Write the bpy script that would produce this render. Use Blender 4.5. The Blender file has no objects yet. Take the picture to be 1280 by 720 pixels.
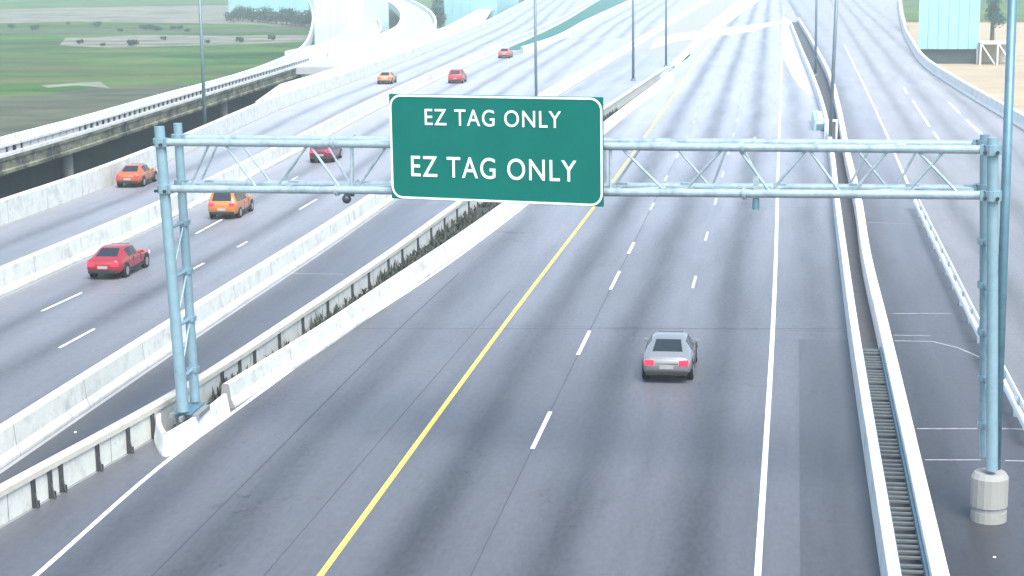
import bpy, bmesh, math, random
from mathutils import Vector, Matrix
random.seed(7)
S = bpy.context.scene
COL = S.collection
R = math.radians

# ------------------------------------------------------------------ camera
F = 2211.0; H = 15.3
ps, pt, rl = R(8.61), R(10.64), R(0.8)
fh = Vector((-math.sin(ps), math.cos(ps), 0)); rh = Vector((math.cos(ps), math.sin(ps), 0)); zz = Vector((0, 0, 1))
FW = fh*math.cos(pt) - zz*math.sin(pt)
U0 = fh*math.sin(pt) + zz*math.cos(pt)
RT = rh*math.cos(rl) - U0*math.sin(rl)
UP = U0*math.cos(rl) + rh*math.sin(rl)
CAM = Vector((0, 0, H))
cd = bpy.data.cameras.new('camera'); cam = bpy.data.objects.new('camera', cd); COL.objects.link(cam)
M = Matrix((RT, UP, -FW)).transposed().to_4x4(); M.translation = CAM
cam.matrix_world = M
cd.sensor_width = 36; cd.lens = F/1280*36; cd.clip_start = .5; cd.clip_end = 20000
S.camera = cam

def ray(px, py): return FW*F + RT*(px-640) + UP*(360-py)
def P(px, py, z=0.0):
    """a surveyed point of the photo on the level z"""
    d = ray(px, py); return CAM + d*((z-H)/d.z)
def K(p):
    v = p-CAM; w = v.dot(FW); return (640+F*v.dot(RT)/w, 360-F*v.dot(UP)/w)

# ------------------------------------------------------------------ world / light
W = bpy.data.worlds.new('World'); S.world = W; W.use_nodes = True
nt = W.node_tree; bg = nt.nodes['Background']
sky = nt.nodes.new('ShaderNodeTexSky'); sky.sky_type = 'NISHITA'; sky.sun_disc = False
SUN_EL, SUN_AZ = 56, 152      # azimuth from +Y clockwise: behind the camera, to the right
sky.sun_elevation = R(SUN_EL); sky.sun_rotation = R(SUN_AZ); sky.air_density = 1.2; sky.dust_density = 2.0; sky.ozone_density = 1.0
nt.links.new(sky.outputs[0], bg.inputs[0]); bg.inputs[1].default_value = 0.105
sd = bpy.data.lights.new('sun', 'SUN'); sun = bpy.data.objects.new('sun', sd); COL.objects.link(sun)
sd.energy = 2.2; sd.angle = R(32); sd.color = (1, .97, .92)
az = R(SUN_AZ); el = R(SUN_EL)
sv = Vector((math.sin(az)*math.cos(el), math.cos(az)*math.cos(el), math.sin(el)))
sun.rotation_euler = sv.to_track_quat('Z', 'Y').to_euler(); sun.location = (0, 0, 60)
S.view_settings.view_transform = 'Standard'; S.view_settings.look = 'None'; S.view_settings.exposure = 1.5; S.view_settings.gamma = 1

# ------------------------------------------------------------------ materials
def mat(name, col, rough=.7, metal=0, var=.12, scale=2.0, bump=0, emit=None, estr=0, stain=None, sscale=.35, slo=.55, shi=.75, spec=None, stretch=(1, 1, 1)):
    m = bpy.data.materials.new(name); m.use_nodes = True; t = m.node_tree; N = t.nodes; L = t.links
    b = N['Principled BSDF']; b.inputs['Roughness'].default_value = rough; b.inputs['Metallic'].default_value = metal
    if spec is not None: b.inputs['Specular IOR Level'].default_value = spec
    g = N.new('ShaderNodeNewGeometry'); mp = N.new('ShaderNodeMapping'); mp.inputs['Scale'].default_value = stretch
    L.new(g.outputs['Position'], mp.inputs['Vector'])
    n = N.new('ShaderNodeTexNoise'); n.inputs['Scale'].default_value = scale; n.inputs['Detail'].default_value = 6; n.inputs['Roughness'].default_value = .65
    L.new(mp.outputs[0], n.inputs['Vector'])
    r = N.new('ShaderNodeValToRGB'); r.color_ramp.elements[0].position = .3; r.color_ramp.elements[1].position = .7
    r.color_ramp.elements[0].color = [c*(1-var) for c in col]+[1]; r.color_ramp.elements[1].color = [min(1, c*(1+var)) for c in col]+[1]
    L.new(n.outputs[0], r.inputs[0]); out = r.outputs[0]
    if stain:
        n2 = N.new('ShaderNodeTexNoise'); n2.inputs['Scale'].default_value = sscale; n2.inputs['Detail'].default_value = 9; n2.inputs['Roughness'].default_value = .7
        L.new(mp.outputs[0], n2.inputs['Vector'])
        r2 = N.new('ShaderNodeMapRange'); r2.inputs[1].default_value = slo; r2.inputs[2].default_value = shi
        L.new(n2.outputs[0], r2.inputs[0])
        mx = N.new('ShaderNodeMix'); mx.data_type = 'RGBA'; L.new(r2.outputs[0], mx.inputs[0]); L.new(out, mx.inputs[6]); mx.inputs[7].default_value = list(stain)+[1]
        out = mx.outputs[2]
    L.new(out, b.inputs['Base Color'])
    if bump:
        bp = N.new('ShaderNodeBump'); bp.inputs['Strength'].default_value = bump; bp.inputs['Distance'].default_value = .03
        n3 = N.new('ShaderNodeTexNoise'); n3.inputs['Scale'].default_value = scale*6; n3.inputs['Detail'].default_value = 4
        L.new(g.outputs['Position'], n3.inputs['Vector']); L.new(n3.outputs[0], bp.inputs['Height']); L.new(bp.outputs[0], b.inputs['Normal'])
    if emit: b.inputs['Emission Color'].default_value = list(emit)+[1]; b.inputs['Emission Strength'].default_value = estr
    m['b'] = 1
    return m

def add_joints(m, every, width, dark=.35, amount=.7):
    """expansion joints across a barrier, from the U (metres along)"""
    t = m.node_tree; N = t.nodes; L = t.links; b = N['Principled BSDF']
    src = b.inputs['Base Color'].links[0].from_socket
    uv = N.new('ShaderNodeUVMap'); sp = N.new('ShaderNodeSeparateXYZ'); L.new(uv.outputs[0], sp.inputs[0])
    md = N.new('ShaderNodeMath'); md.operation = 'MODULO'; L.new(sp.outputs[0], md.inputs[0]); md.inputs[1].default_value = every
    lt = N.new('ShaderNodeMath'); lt.operation = 'LESS_THAN'; L.new(md.outputs[0], lt.inputs[0]); lt.inputs[1].default_value = width
    ml = N.new('ShaderNodeMath'); ml.operation = 'MULTIPLY'; L.new(lt.outputs[0], ml.inputs[0]); ml.inputs[1].default_value = amount
    mx = N.new('ShaderNodeMix'); mx.data_type = 'RGBA'; L.new(ml.outputs[0], mx.inputs[0]); L.new(src, mx.inputs[6]); mx.inputs[7].default_value = (dark*.4, dark*.4, dark*.38, 1)
    L.new(mx.outputs[2], b.inputs['Base Color'])
    # drip streaks: noise tight along, long down
    mp = N.new('ShaderNodeMapping'); mp.inputs['Scale'].default_value = (.9, .7, 1); L.new(uv.outputs[0], mp.inputs['Vector'])
    n = N.new('ShaderNodeTexNoise'); n.inputs['Scale'].default_value = 1.0; n.inputs['Detail'].default_value = 8; n.inputs['Roughness'].default_value = .8; L.new(mp.outputs[0], n.inputs['Vector'])
    r = N.new('ShaderNodeMapRange'); r.inputs[1].default_value = .5; r.inputs[2].default_value = .76; r.inputs[4].default_value = .75; L.new(n.outputs[0], r.inputs[0])
    mx2 = N.new('ShaderNodeMix'); mx2.data_type = 'RGBA'; L.new(r.outputs[0], mx2.inputs[0]); L.new(mx.outputs[2], mx2.inputs[6]); mx2.inputs[7].default_value = (.22, .21, .18, 1)
    L.new(mx2.outputs[2], b.inputs['Base Color'])

def road_mat(name, base, lanes, depth=.45, seam=True, seam_every=9.0, haze_lift=4.3):
    """asphalt: U = metres across from the left edge, V = metres along; lanes = [(centre, half width)] oil-darkened bands, plus one of painted parapet shade"""
    m = bpy.data.materials.new(name); m.use_nodes = True; t = m.node_tree; N = t.nodes; L = t.links
    b = N['Principled BSDF']; b.inputs['Roughness'].default_value = .5; b.inputs['Specular IOR Level'].default_value = .4
    uv = N.new('ShaderNodeUVMap'); sp = N.new('ShaderNodeSeparateXYZ'); L.new(uv.outputs[0], sp.inputs[0])
    def noise(sc, det, vec, rg=.6):
        mp = N.new('ShaderNodeMapping'); mp.inputs['Scale'].default_value = vec; L.new(uv.outputs[0], mp.inputs['Vector'])
        n = N.new('ShaderNodeTexNoise'); n.inputs['Scale'].default_value = sc; n.inputs['Detail'].default_value = det; n.inputs['Roughness'].default_value = rg
        L.new(mp.outputs[0], n.inputs['Vector']); return n.outputs[0]
    def math_(op, a, c, d=None):
        x = N.new('ShaderNodeMath'); x.operation = op
        for i, v in enumerate((a, c, d)):
            if v is None: continue
            if isinstance(v, (int, float)): x.inputs[i].default_value = v
            else: L.new(v, x.inputs[i])
        return x.outputs[0]
    wob = math_('MULTIPLY_ADD', noise(1, 3, (.0, .02, 1)), .5, -.25)
    ux = math_('ADD', sp.outputs[0], wob)
    tot = None
    for c, hw, a in lanes:
        d = math_('SUBTRACT', ux, c); d = math_('MULTIPLY', d, d); d = math_('MULTIPLY', d, -1/(hw*hw)); d = math_('EXPONENT', d, None); d = math_('MULTIPLY', d, a)
        tot = d if tot is None else math_('ADD', tot, d)
    mott = noise(1, 8, (.7, .06, 1), .65)                 # long streaky mottling
    mott = math_('MULTIPLY_ADD', mott, .75, -.37)
    fine = math_('MULTIPLY_ADD', noise(7, 5, (1, .35, 1)), .6, -.30)
    v = math_('MULTIPLY_ADD', tot if tot is not None else 0.0, -depth, 1.0)
    v = math_('ADD', v, mott); v = math_('ADD', v, fine)
    blot = noise(.35, 9, (1, .5, 1), .7); mr = N.new('ShaderNodeMapRange'); mr.inputs[1].default_value = .62; mr.inputs[2].default_value = .7; mr.inputs[4].default_value = -.12; L.new(blot, mr.inputs[0])
    v = math_('ADD', v, mr.outputs[0])
    if seam:
        md = math_('MODULO', sp.outputs[1], seam_every*4); lt = math_('LESS_THAN', md, .1); v = math_('MULTIPLY_ADD', lt, -.2, v)
    vo = N.new('ShaderNodeTexVoronoi'); vo.feature = 'DISTANCE_TO_EDGE'; vo.inputs['Scale'].default_value = .22; mpv = N.new('ShaderNodeMapping'); L.new(uv.outputs[0], mpv.inputs['Vector']); nd = N.new('ShaderNodeTexNoise'); nd.inputs['Scale'].default_value = .8; nd.inputs['Detail'].default_value = 5; L.new(uv.outputs[0], nd.inputs['Vector'])
    va = N.new('ShaderNodeVectorMath'); va.operation = 'MULTIPLY_ADD'; L.new(nd.outputs['Color'], va.inputs[0]); va.inputs[1].default_value = (3, 3, 0); L.new(uv.outputs[0], va.inputs[2]); L.new(va.outputs[0], vo.inputs['Vector'])
    ck = math_('LESS_THAN', vo.outputs['Distance'], .004); gate = math_('GREATER_THAN', noise(.15, 3, (1, 1, 1)), .52); ck = math_('MULTIPLY', ck, gate); v = math_('MULTIPLY_ADD', ck, -.22, v)
    # haze and exposure whitening with distance, painted into the paving colour
    far_ = N.new('ShaderNodeMapRange'); far_.interpolation_type = 'SMOOTHSTEP'; far_.inputs[1].default_value = 42; far_.inputs[2].default_value = 225; far_.inputs[3].default_value = 1; far_.inputs[4].default_value = haze_lift
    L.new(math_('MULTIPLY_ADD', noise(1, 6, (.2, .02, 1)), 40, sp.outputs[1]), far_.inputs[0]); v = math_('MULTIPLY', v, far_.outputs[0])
    cmb = N.new('ShaderNodeVectorMath'); cmb.operation = 'SCALE'; cmb.inputs[0].default_value = base; L.new(v, cmb.inputs['Scale'])
    L.new(cmb.outputs[0], b.inputs['Base Color'])
    bp = N.new('ShaderNodeBump'); bp.inputs['Strength'].default_value = .25; bp.inputs['Distance'].default_value = .01
    L.new(noise(40, 3, (1, 1, 1)), bp.inputs['Height']); L.new(bp.outputs[0], b.inputs['Normal'])
    return m

MT = dict(
    conc=mat('pale concrete', (.60, .62, .58), .85, var=.08, scale=1.3, bump=.3, stain=(.33, .32, .28), sscale=.5, slo=.58, shi=.8),
    concw=mat('white painted concrete', (.74, .76, .75), .8, var=.05, scale=.6, stain=(.5, .49, .45), sscale=.25, slo=.6, shi=.85),
    deck=mat('deck concrete', (.29, .30, .31), .85, var=.1, scale=.5, stain=(.25, .25, .24)),
    dirtyc=mat('weathered concrete', (.20, .20, .13), .9, var=.5, scale=.5, stain=(.03, .04, .03), sscale=.35, slo=.45, shi=.6, stretch=(1, 1, 2)),
    underpass_shade=mat('painted underpass shade', (.035, .042, .045), .85, var=.3, scale=.4),  # dark tone stands in for the shade under the ramp
    steel=mat('galvanised steel', (.36, .45, .49), .42, .3, var=.14, scale=4, stain=(.16, .23, .27), sscale=1.6, slo=.5, shi=.75),
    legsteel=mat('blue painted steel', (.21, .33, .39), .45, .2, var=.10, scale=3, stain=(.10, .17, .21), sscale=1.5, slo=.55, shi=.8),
    steeld=mat('dark blue steel', (.10, .20, .26), .45, .3, var=.15, scale=3),  # darker blue steel for fittings and the right pole
    bolt=mat('dark fitting', (.05, .06, .07), .5, .4),
    green=mat('sign green', (.0, .132, .106), .65, 0, var=.07, scale=1.0, spec=.15),
    white=mat('sign white', (.82, .86, .86), .5, 0, var=.02),
    line=mat('white road paint', (.74, .77, .77), .6, var=.1, scale=3, stain=(.4, .42, .43), sscale=1.3, slo=.55, shi=.75),
    linef=mat('worn white road paint', (.33, .36, .38), .7, var=.25, scale=3),
    yellow=mat('yellow road paint', (.72, .60, .10), .6, var=.1, scale=3, stain=(.45, .4, .18), sscale=1.3, slo=.6, shi=.8),
    seal=mat('joint sealant', (.055, .058, .066), .7, var=.2),
    seall=mat('pale mortar joint', (.30, .32, .33), .8, var=.25, scale=4),
    grate=mat('drain grating', (.16, .18, .18), .5, .5, var=.2, scale=4),
    gratef=mat('drain floor', (.03, .034, .038), .8, var=.2),
    weed=mat('dry weed', (.055, .07, .055), .9, var=.5, scale=3),
    grass=mat('field grass', (.030, .100, .024), .95, var=.55, scale=.035, stain=(.085, .085, .045), sscale=.018, slo=.50, shi=.64, stretch=(.6, 1.3, 1)),
    leaf=mat('tree leaf', (.025, .055, .035), .8, var=.4, scale=.8),
    leaft=mat('blue green leaf', (.02, .10, .09), .8, var=.4, scale=.8),
    bark=mat('bark', (.08, .06, .045), .9),
    dirt=mat('bare dirt', (.19, .175, .14), .95, var=.6, scale=.35, stain=(.04, .055, .03), sscale=.10, slo=.46, shi=.62, stretch=(.4, 1.4, 1)),
    sand=mat('tan dirt', (.36, .29, .20), .95, var=.2, scale=.1, stain=(.22, .20, .12), sscale=.05, stretch=(.7, 1.8, 1)),
    track=mat('dark track', (.050, .058, .028), .95, var=.6, scale=.12, stain=(.024, .05, .016), sscale=.1, stretch=(.5, 1.4, 1)),
    mud=mat('pale mud', (.17, .18, .13), .9, var=.3, scale=.2),
    teal=mat('pale blue cladding', (.27, .50, .55), .5, var=.06, scale=.3),
    tealw=mat('pale ice blue cladding', (.55, .72, .74), .5, var=.04, scale=.3),
    darkbase=mat('dark opening', (.03, .05, .065), .6, var=.3, scale=.3),
    tyre=mat('tyre rubber', (.015, .015, .016), .8), rim=mat('alloy rim', (.45, .46, .48), .3, .8),
    glass=mat('car glass', (.02, .028, .035), .2, 0, var=.05, spec=.4),
    head=mat('lit warm headlight', (.9, .7, .4), .3, emit=(1, .62, .25), estr=1),
    tail=mat('lit red tail light', (.8, .02, .03), .3, emit=(1, .02, .06), estr=.9),
    amber=mat('lit amber lamp', (.9, .4, .1), .3, emit=(1, .42, .1), estr=4),
    plate=mat('number plate', (.3, .31, .3), .5),
    trim=mat('black trim', (.02, .02, .022), .5),
    lampglass=mat('lamp lens', (.6, .62, .6), .3),
)
add_joints(MT['conc'], 6.0, .05); add_joints(MT['concw'], 7.5, .04, amount=.35); add_joints(MT['dirtyc'], 3.5, .25, amount=.9)
def field_mat():
    m = bpy.data.materials.new('streaky field grass'); m.use_nodes = True; t = m.node_tree; N = t.nodes; L = t.links; b = N['Principled BSDF']; b.inputs['Roughness'].default_value = .95; b.inputs['Specular IOR Level'].default_value = .1
    g = N.new('ShaderNodeNewGeometry')
    def nz(sc, st, det, rg):
        mp = N.new('ShaderNodeMapping'); mp.inputs['Rotation'].default_value = (0, 0, R(12)); mp.inputs['Scale'].default_value = st; L.new(g.outputs['Position'], mp.inputs['Vector'])
        n = N.new('ShaderNodeTexNoise'); n.inputs['Scale'].default_value = sc; n.inputs['Detail'].default_value = det; n.inputs['Roughness'].default_value = rg; n.inputs['Distortion'].default_value = .6; L.new(mp.outputs[0], n.inputs['Vector']); return n.outputs[0]
    r = N.new('ShaderNodeValToRGB'); e = r.color_ramp.elements; e[0].position = .28; e[0].color = (.008, .028, .012, 1); e[1].position = .74; e[1].color = (.17, .17, .10, 1)
    for p, c in ((.42, (.026, .075, .016)), (.50, (.042, .115, .022)), (.57, (.072, .135, .03)), (.64, (.11, .115, .045))):
        x = e.new(p); x.color = (*c, 1)
    L.new(nz(.045, (.45, 1, 1), 9, .68), r.inputs[0])
    r2 = N.new('ShaderNodeMapRange'); r2.inputs[1].default_value = .45; r2.inputs[2].default_value = .7; r2.inputs[3].default_value = 0; r2.inputs[4].default_value = .75; L.new(nz(.011, (.5, 1, 1), 5, .6), r2.inputs[0])
    mx = N.new('ShaderNodeMix'); mx.data_type = 'RGBA'; L.new(r2.outputs[0], mx.inputs[0]); L.new(r.outputs[0], mx.inputs[6]); mx.inputs[7].default_value = (.07, .062, .035, 1)
    L.new(mx.outputs[2], b.inputs['Base Color']); return m
def carpaint(name, c):
    m = mat(name, c, .3, .15, var=.02); m.node_tree.nodes['Principled BSDF'].inputs['Coat Weight'].default_value = .6
    return m

# ------------------------------------------------------------------ mesh helpers
def link(name, bm, m=None, parent=None, smooth=False, loc=None):
    me = bpy.data.meshes.new(name); bm.normal_update(); bm.to_mesh(me); bm.free()
    o = bpy.data.objects.new(name, me); COL.objects.link(o)
    if m: me.materials.append(m)
    if smooth:
        for p in me.polygons: p.use_smooth = True
    if parent: o.parent = parent
    if loc is not None: o.location = loc
    return o
def thing(name, loc=(0, 0, 0), rz=0, label=None, cat=None, group=None):
    o = bpy.data.objects.new(name, None); COL.objects.link(o); o.location = loc; o.rotation_euler = (0, 0, rz); o.empty_display_size = .3
    tag(o, label, cat, group); return o
def tag(o, label=None, cat=None, group=None, kind=None):
    if label: o['label'] = label
    if cat: o['category'] = cat
    if group: o['group'] = group
    if kind: o['kind'] = kind
    return o
def box(bm, c, s, rot=None, mi=0):
    r = bmesh.ops.create_cube(bm, size=1)
    T = Matrix.Translation(c) @ (rot.to_4x4() if rot else Matrix()) @ Matrix.Diagonal((*s, 1))
    bmesh.ops.transform(bm, matrix=T, verts=r['verts'])
    return r['verts']
def bevel(bm, w, seg=2):
    bmesh.ops.bevel(bm, geom=list(bm.edges), offset=w, segments=seg, affect='EDGES', profile=.6)
def tube(bm, a, b, r1, r2=None, n=10, caps=True):
    a = Vector(a); b = Vector(b); d = b-a; r2 = r1 if r2 is None else r2
    r = bmesh.ops.create_cone(bm, cap_ends=caps, segments=n, radius1=r1, radius2=r2, depth=d.length)
    bmesh.ops.transform(bm, matrix=Matrix.Translation((a+b)/2) @ d.to_track_quat('Z', 'Y').to_matrix().to_4x4(), verts=r['verts'])
    return r['verts']

# lines as functions X(Y), surveyed on the photograph
class Line:
    def __init__(s, pts, z=0.0, dx=0.0):
        w = sorted([(P(x, y, z).y, P(x, y, z).x+dx) for x, y in pts]); s.w = w
        n = len(w); s.m = []
        sl = [(w[i+1][1]-w[i][1])/(w[i+1][0]-w[i][0]) for i in range(n-1)]
        for i in range(n):
            if i == 0: s.m.append(sl[0])
            elif i == n-1: s.m.append(sl[-1])
            else:
                h0 = w[i][0]-w[i-1][0]; h1 = w[i+1][0]-w[i][0]
                s.m.append((sl[i-1]*h1+sl[i]*h0)/(h0+h1))
    def __call__(s, y):
        w = s.w
        if y <= w[0][0]: return w[0][1]+(y-w[0][0])*s.m[0]
        if y >= w[-1][0]: return w[-1][1]+(y-w[-1][0])*s.m[-1]
        for i in range(len(w)-1):
            if y <= w[i+1][0]: break
        h = w[i+1][0]-w[i][0]; t = (y-w[i][0])/h
        return (2*t**3-3*t*t+1)*w[i][1]+(t**3-2*t*t+t)*h*s.m[i]+(-2*t**3+3*t*t)*w[i+1][1]+(t**3-t*t)*h*s.m[i+1]
def ys(y0, y1):
    out = [y0]; y = y0
    while y < y1:
        y += max(1.5, y*.025); out.append(min(y, y1))
    return out
def path_of(line, y0, y1, dx=0): return [Vector((line(y)+dx, y, 0)) for y in ys(y0, y1)]
def catmull(pts, n=8):
    pts = [Vector(p) for p in pts]; q = [pts[0]*2-pts[1]]+pts+[pts[-1]*2-pts[-2]]; out = []
    for i in range(1, len(q)-2):
        for k in range(n):
            t = k/n; a, b, c, d = q[i-1:i+3]
            out.append(.5*((2*b)+(-a+c)*t+(2*a-5*b+4*c-d)*t*t+(-a+3*b-3*c+d)*t**3))
    out.append(pts[-1].copy()); return out
def normals(path):
    ns = []
    for i in range(len(path)):
        d = (path[min(i+1, len(path)-1)]-path[max(i-1, 0)]); d.z = 0; d.normalize(); ns.append(Vector((d.y, -d.x, 0)))
    return ns
def extrude(bm, path, prof, z0=0.0, zf=None):
    """closed profile [(offset right, z)] swept along a path; UV = metres along, metres round the profile"""
    uvl = bm.loops.layers.uv.verify(); ns = normals(path); rings = []; s = 0; ss = []
    for i, p in enumerate(path):
        if i: s += (p-path[i-1]).length
        ss.append(s); zb = z0 if zf is None else zf(i/(len(path)-1))
        rings.append([bm.verts.new((p.x+ns[i].x*o, p.y+ns[i].y*o, p.z+zb+z)) for o, z in prof])
    pv = [0]
    for k in range(len(prof)):
        a = prof[k]; b = prof[(k+1) % len(prof)]; pv.append(pv[-1]+math.hypot(a[0]-b[0], a[1]-b[1]))
    for i in range(len(path)-1):
        for k in range(len(prof)):
            k2 = (k+1) % len(prof)
            f = bm.faces.new((rings[i][k], rings[i+1][k], rings[i+1][k2], rings[i][k2]))
            for lp, uv in zip(f.loops, ((ss[i], pv[k]), (ss[i+1], pv[k]), (ss[i+1], pv[k+1]), (ss[i], pv[k+1]))): lp[uvl].uv = uv
    bm.faces.new(rings[0]); bm.faces.new(list(reversed(rings[-1])))
    bmesh.ops.recalc_face_normals(bm, faces=list(bm.faces))
def sheet(name, LL, RR, y0, y1, z, m, cols=4, parent=None):
    bm = bmesh.new(); uvl = bm.loops.layers.uv.verify(); Y = ys(y0, y1); rows = []
    for y in Y:
        a, b = LL(y), RR(y)
        rows.append([(bm.verts.new((a+(b-a)*k/cols, y, z)), ((b-a)*k/cols, y)) for k in range(cols+1)])
    for i in range(len(Y)-1):
        for k in range(cols):
            q = (rows[i][k], rows[i][k+1], rows[i+1][k+1], rows[i+1][k]); f = bm.faces.new([v[0] for v in q])
            for lp, v in zip(f.loops, q): lp[uvl].uv = v[1]
    return link(name, bm, m, parent)
def ribbon(name, path, wl, wr, z, m, parent=None):
    bm = bmesh.new(); uvl = bm.loops.layers.uv.verify(); ns = normals(path); prev = None; s = 0
    for i, p in enumerate(path):
        if i: s += (p-path[i-1]).length
        a = bm.verts.new((p.x+ns[i].x*wl, p.y+ns[i].y*wl, p.z+z)); b = bm.verts.new((p.x+ns[i].x*wr, p.y+ns[i].y*wr, p.z+z))
        if prev:
            f = bm.faces.new((prev[0], prev[1], b, a))
            for lp, uv in zip(f.loops, ((0, prev[2]), (wr-wl, prev[2]), (wr-wl, s), (0, s))): lp[uvl].uv = uv
        prev = (a, b, s)
    return link(name, bm, m, parent)
def poly(name, pts, m, z=None):
    bm = bmesh.new(); vs = [bm.verts.new(p if z is None else (p[0], p[1], z)) for p in pts]; f = bm.faces.new(vs)
    bm.normal_update()
    if f.normal.z < 0: f.normal_flip()
    bmesh.ops.triangulate(bm, faces=[f])
    return link(name, bm, m)

JERSEY = lambda w, h, tw=.2: [(-w/2, 0), (-w/2, .10), (-tw/2-.06, .34), (-tw/2, h-.03), (-tw/2+.03, h), (tw/2-.03, h), (tw/2, h-.03), (tw/2+.06, .34), (w/2, .10), (w/2, 0)]
def WALL(w, h): return [(-w/2, 0), (-w/2, h-.03), (-w/2+.03, h), (w/2-.03, h), (w/2, h-.03), (w/2, 0)]

# ------------------------------------------------------------------ surveyed lines
B1 = Line([(0, 283), (120, 239), (190, 210), (350, 137), (450, 99), (560, 55), (610, 34), (640, 17)])
B2 = Line([(0, 371), (190, 285), (340, 208), (480, 133), (560, 94), (640, 58), (680, 40), (745, 3)])
B2b = Line([(655, 66), (680, 58), (735, 30), (792, 2)])
B3 = Line([(0, 587), (247, 418), (415, 305), (490, 252), (700, 118), (790, 62), (885, 2)])
B4 = Line([(0, 605), (200, 497), (375, 386), (480, 316), (560, 259), (755, 133), (832, 83)], 1.0)
B5 = Line([(277, 480), (400, 405), (480, 352), (560, 300), (640, 244), (757, 150), (838, 90)], .85)
YEL = Line([(400, 720), (620, 420), (740, 262), (865, 85), (922, 5)])
WHL = Line([(50, 715), (213, 573), (302, 508)])
D1 = Line([(665, 562), (730, 428), (775, 338)])
WHR = Line([(947, 720), (965, 430), (973, 200)])
M1 = Line([(1127, 720), (1072, 400), (1060, 320), (1050, 250), (1043, 190), (1032, 135), (1017, 92), (1003, 60), (989, 26)], .9)   # right edge of left parapet top
M2 = Line([(1166, 720), (1097, 400), (1079, 320), (1069, 250), (1056, 190), (1046, 135), (1036, 95), (1018, 58), (997, 22)], .9)
RW = Line([(1280, 525), (1230, 427), (1190, 345), (1145, 252), (1110, 172), (1055, 55)])
RB = Line([(1280, 160), (1200, 112), (1160, 85), (1138, 55), (1126, 20), (1124, 2)])
for nm, l in (('YEL', YEL), ('D1', D1), ('WHR', WHR), ('M1', M1), ('B3', B3), ('B5', B5), ('B4', B4), ('B2', B2), ('B1', B1), ('RW', RW), ('RB', RB)):
    print(nm, [round(l(y), 1) for y in (45, 60, 90, 130, 200, 400)], 'range', round(l.w[0][0]), round(l.w[-1][0]))

FAR = 640
# ------------------------------------------------------------------ terrain
bm = bmesh.new()
NX = 60
gx = [-2600+ i*(5200/NX) for i in range(NX+1)]; gy = [-300 + j*(4200/NX) for j in range(NX+1)]
vv = [[bm.verts.new((x, y, -6.0)) for x in gx] for y in gy]
for j in range(NX):
    for i in range(NX): bm.faces.new((vv[j][i], vv[j][i+1], vv[j+1][i+1], vv[j+1][i]))
tag(link('ground', bm, field_mat()), kind='structure')

ZG = -6.0
def gp(pts, z): return [P(x, y, ZG) for x, y in pts], z
def gsheet(name, pts, m, lift):
    o = poly(name, [(P(x, y, ZG).x, P(x, y, ZG).y) for x, y in pts], m, ZG+lift); tag(o, kind='structure'); return o
gsheet('bare_ground', [(-60, 30), (100, 27), (300, 30), (392, 34), (392, 12), (288, 6), (-60, 13)], MT['dirt'], .01)
gsheet('stony_ground', [(74, 57), (82, 47), (180, 44), (300, 45), (330, 44), (385, 44), (388, 52), (240, 57), (150, 60)], MT['dirt'], .018)
gsheet('farm_track', [(-60, 38), (120, 37), (300, 36), (388, 32), (388, 36), (300, 41), (120, 42), (-60, 41)], MT['track'], .024)
gsheet('mud_strip', [(50, 107), (90, 104), (125, 102), (138, 111), (124, 109), (95, 107), (60, 110)], MT['mud'], .03)
gsheet('dry_ground', [(-60, 190), (-60, 125), (60, 118), (130, 108), (230, 104), (260, 110), (240, 140)], MT['track'], .012)
gsheet('dirt_lot', [(1128, 165), (1300, 230), (1500, 230), (1500, 28), (1120, 28)], MT['sand'], .01)

# ------------------------------------------------------------------ elevated highway deck
deckL = lambda y: B1(y)-1.0
deckR = lambda y: RB(y)+.9
bm = bmesh.new(); Y = ys(-15, FAR); top = []
for y in Y:
    xl = deckL(y); xr = max(deckR(y), xl+3)
    top.append([bm.verts.new(v) for v in ((xl, y, -.02), (xr, y, -.02), (xr-.5, y, -1.6), (xl+.5, y, -1.6))])
for i in range(len(Y)-1):
    for k in range(4): bm.faces.new((top[i][k], top[i][(k+1) % 4], top[i+1][(k+1) % 4], top[i+1][k]))
bm.faces.new(top[0]); bm.faces.new(top[-1]); bmesh.ops.recalc_face_normals(bm, faces=list(bm.faces))
tag(link('highway_deck', bm, MT['deck']), kind='structure')

main_l = lambda y: B5(y)+.3
main_r = lambda y: M1(y)-.25
def lane_centres():
    y = 60; l = main_l(y); yy = YEL(y)-l; d1 = D1(y)-l; w = WHR(y)-l; d2 = (d1+w)/2
    return yy, d1, d2, w
# main road sheet uses the straight WHR line as its zero so bands stay parallel to the lanes
bm = bmesh.new(); uvl = bm.loops.layers.uv.verify(); rows = []
for y in ys(-15, FAR):
    a, b, w = (B4(y)+.42 if y < 221 else min(B4(221)+.42, main_l(y))), main_r(y), YEL(y)
    rows.append([(bm.verts.new((a+(b-a)*k/6, y, .002)), (a+(b-a)*k/6-w+20, y)) for k in range(7)])
for i in range(len(rows)-1):
    for k in range(6):
        q = (rows[i][k], rows[i][k+1], rows[i+1][k+1], rows[i+1][k]); f = bm.faces.new([v[0] for v in q])
        for lp, v in zip(f.loops, q): lp[uvl].uv = v[1]
lw = (WHR(60)-YEL(60))/3
bands = [(20-3.4, .8, .8), (20-6.3, .8, .6), (20-.2, .35, .12)]+[(20+lw*(k+.5), .8, 1.0) for k in range(3)]+[(20+lw*k, .15, .12) for k in (1, 2)]+[(20+3*lw+1.9, .9, .7)]
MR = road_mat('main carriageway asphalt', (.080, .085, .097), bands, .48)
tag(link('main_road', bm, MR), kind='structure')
MR2 = road_mat('left carriageway asphalt', (.112, .118, .131), [(3.0, .6, .8), (6.6, .6, .9), (10.3, .7, .8), (14.0, .8, .6)], .45, haze_lift=3.0)
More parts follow.
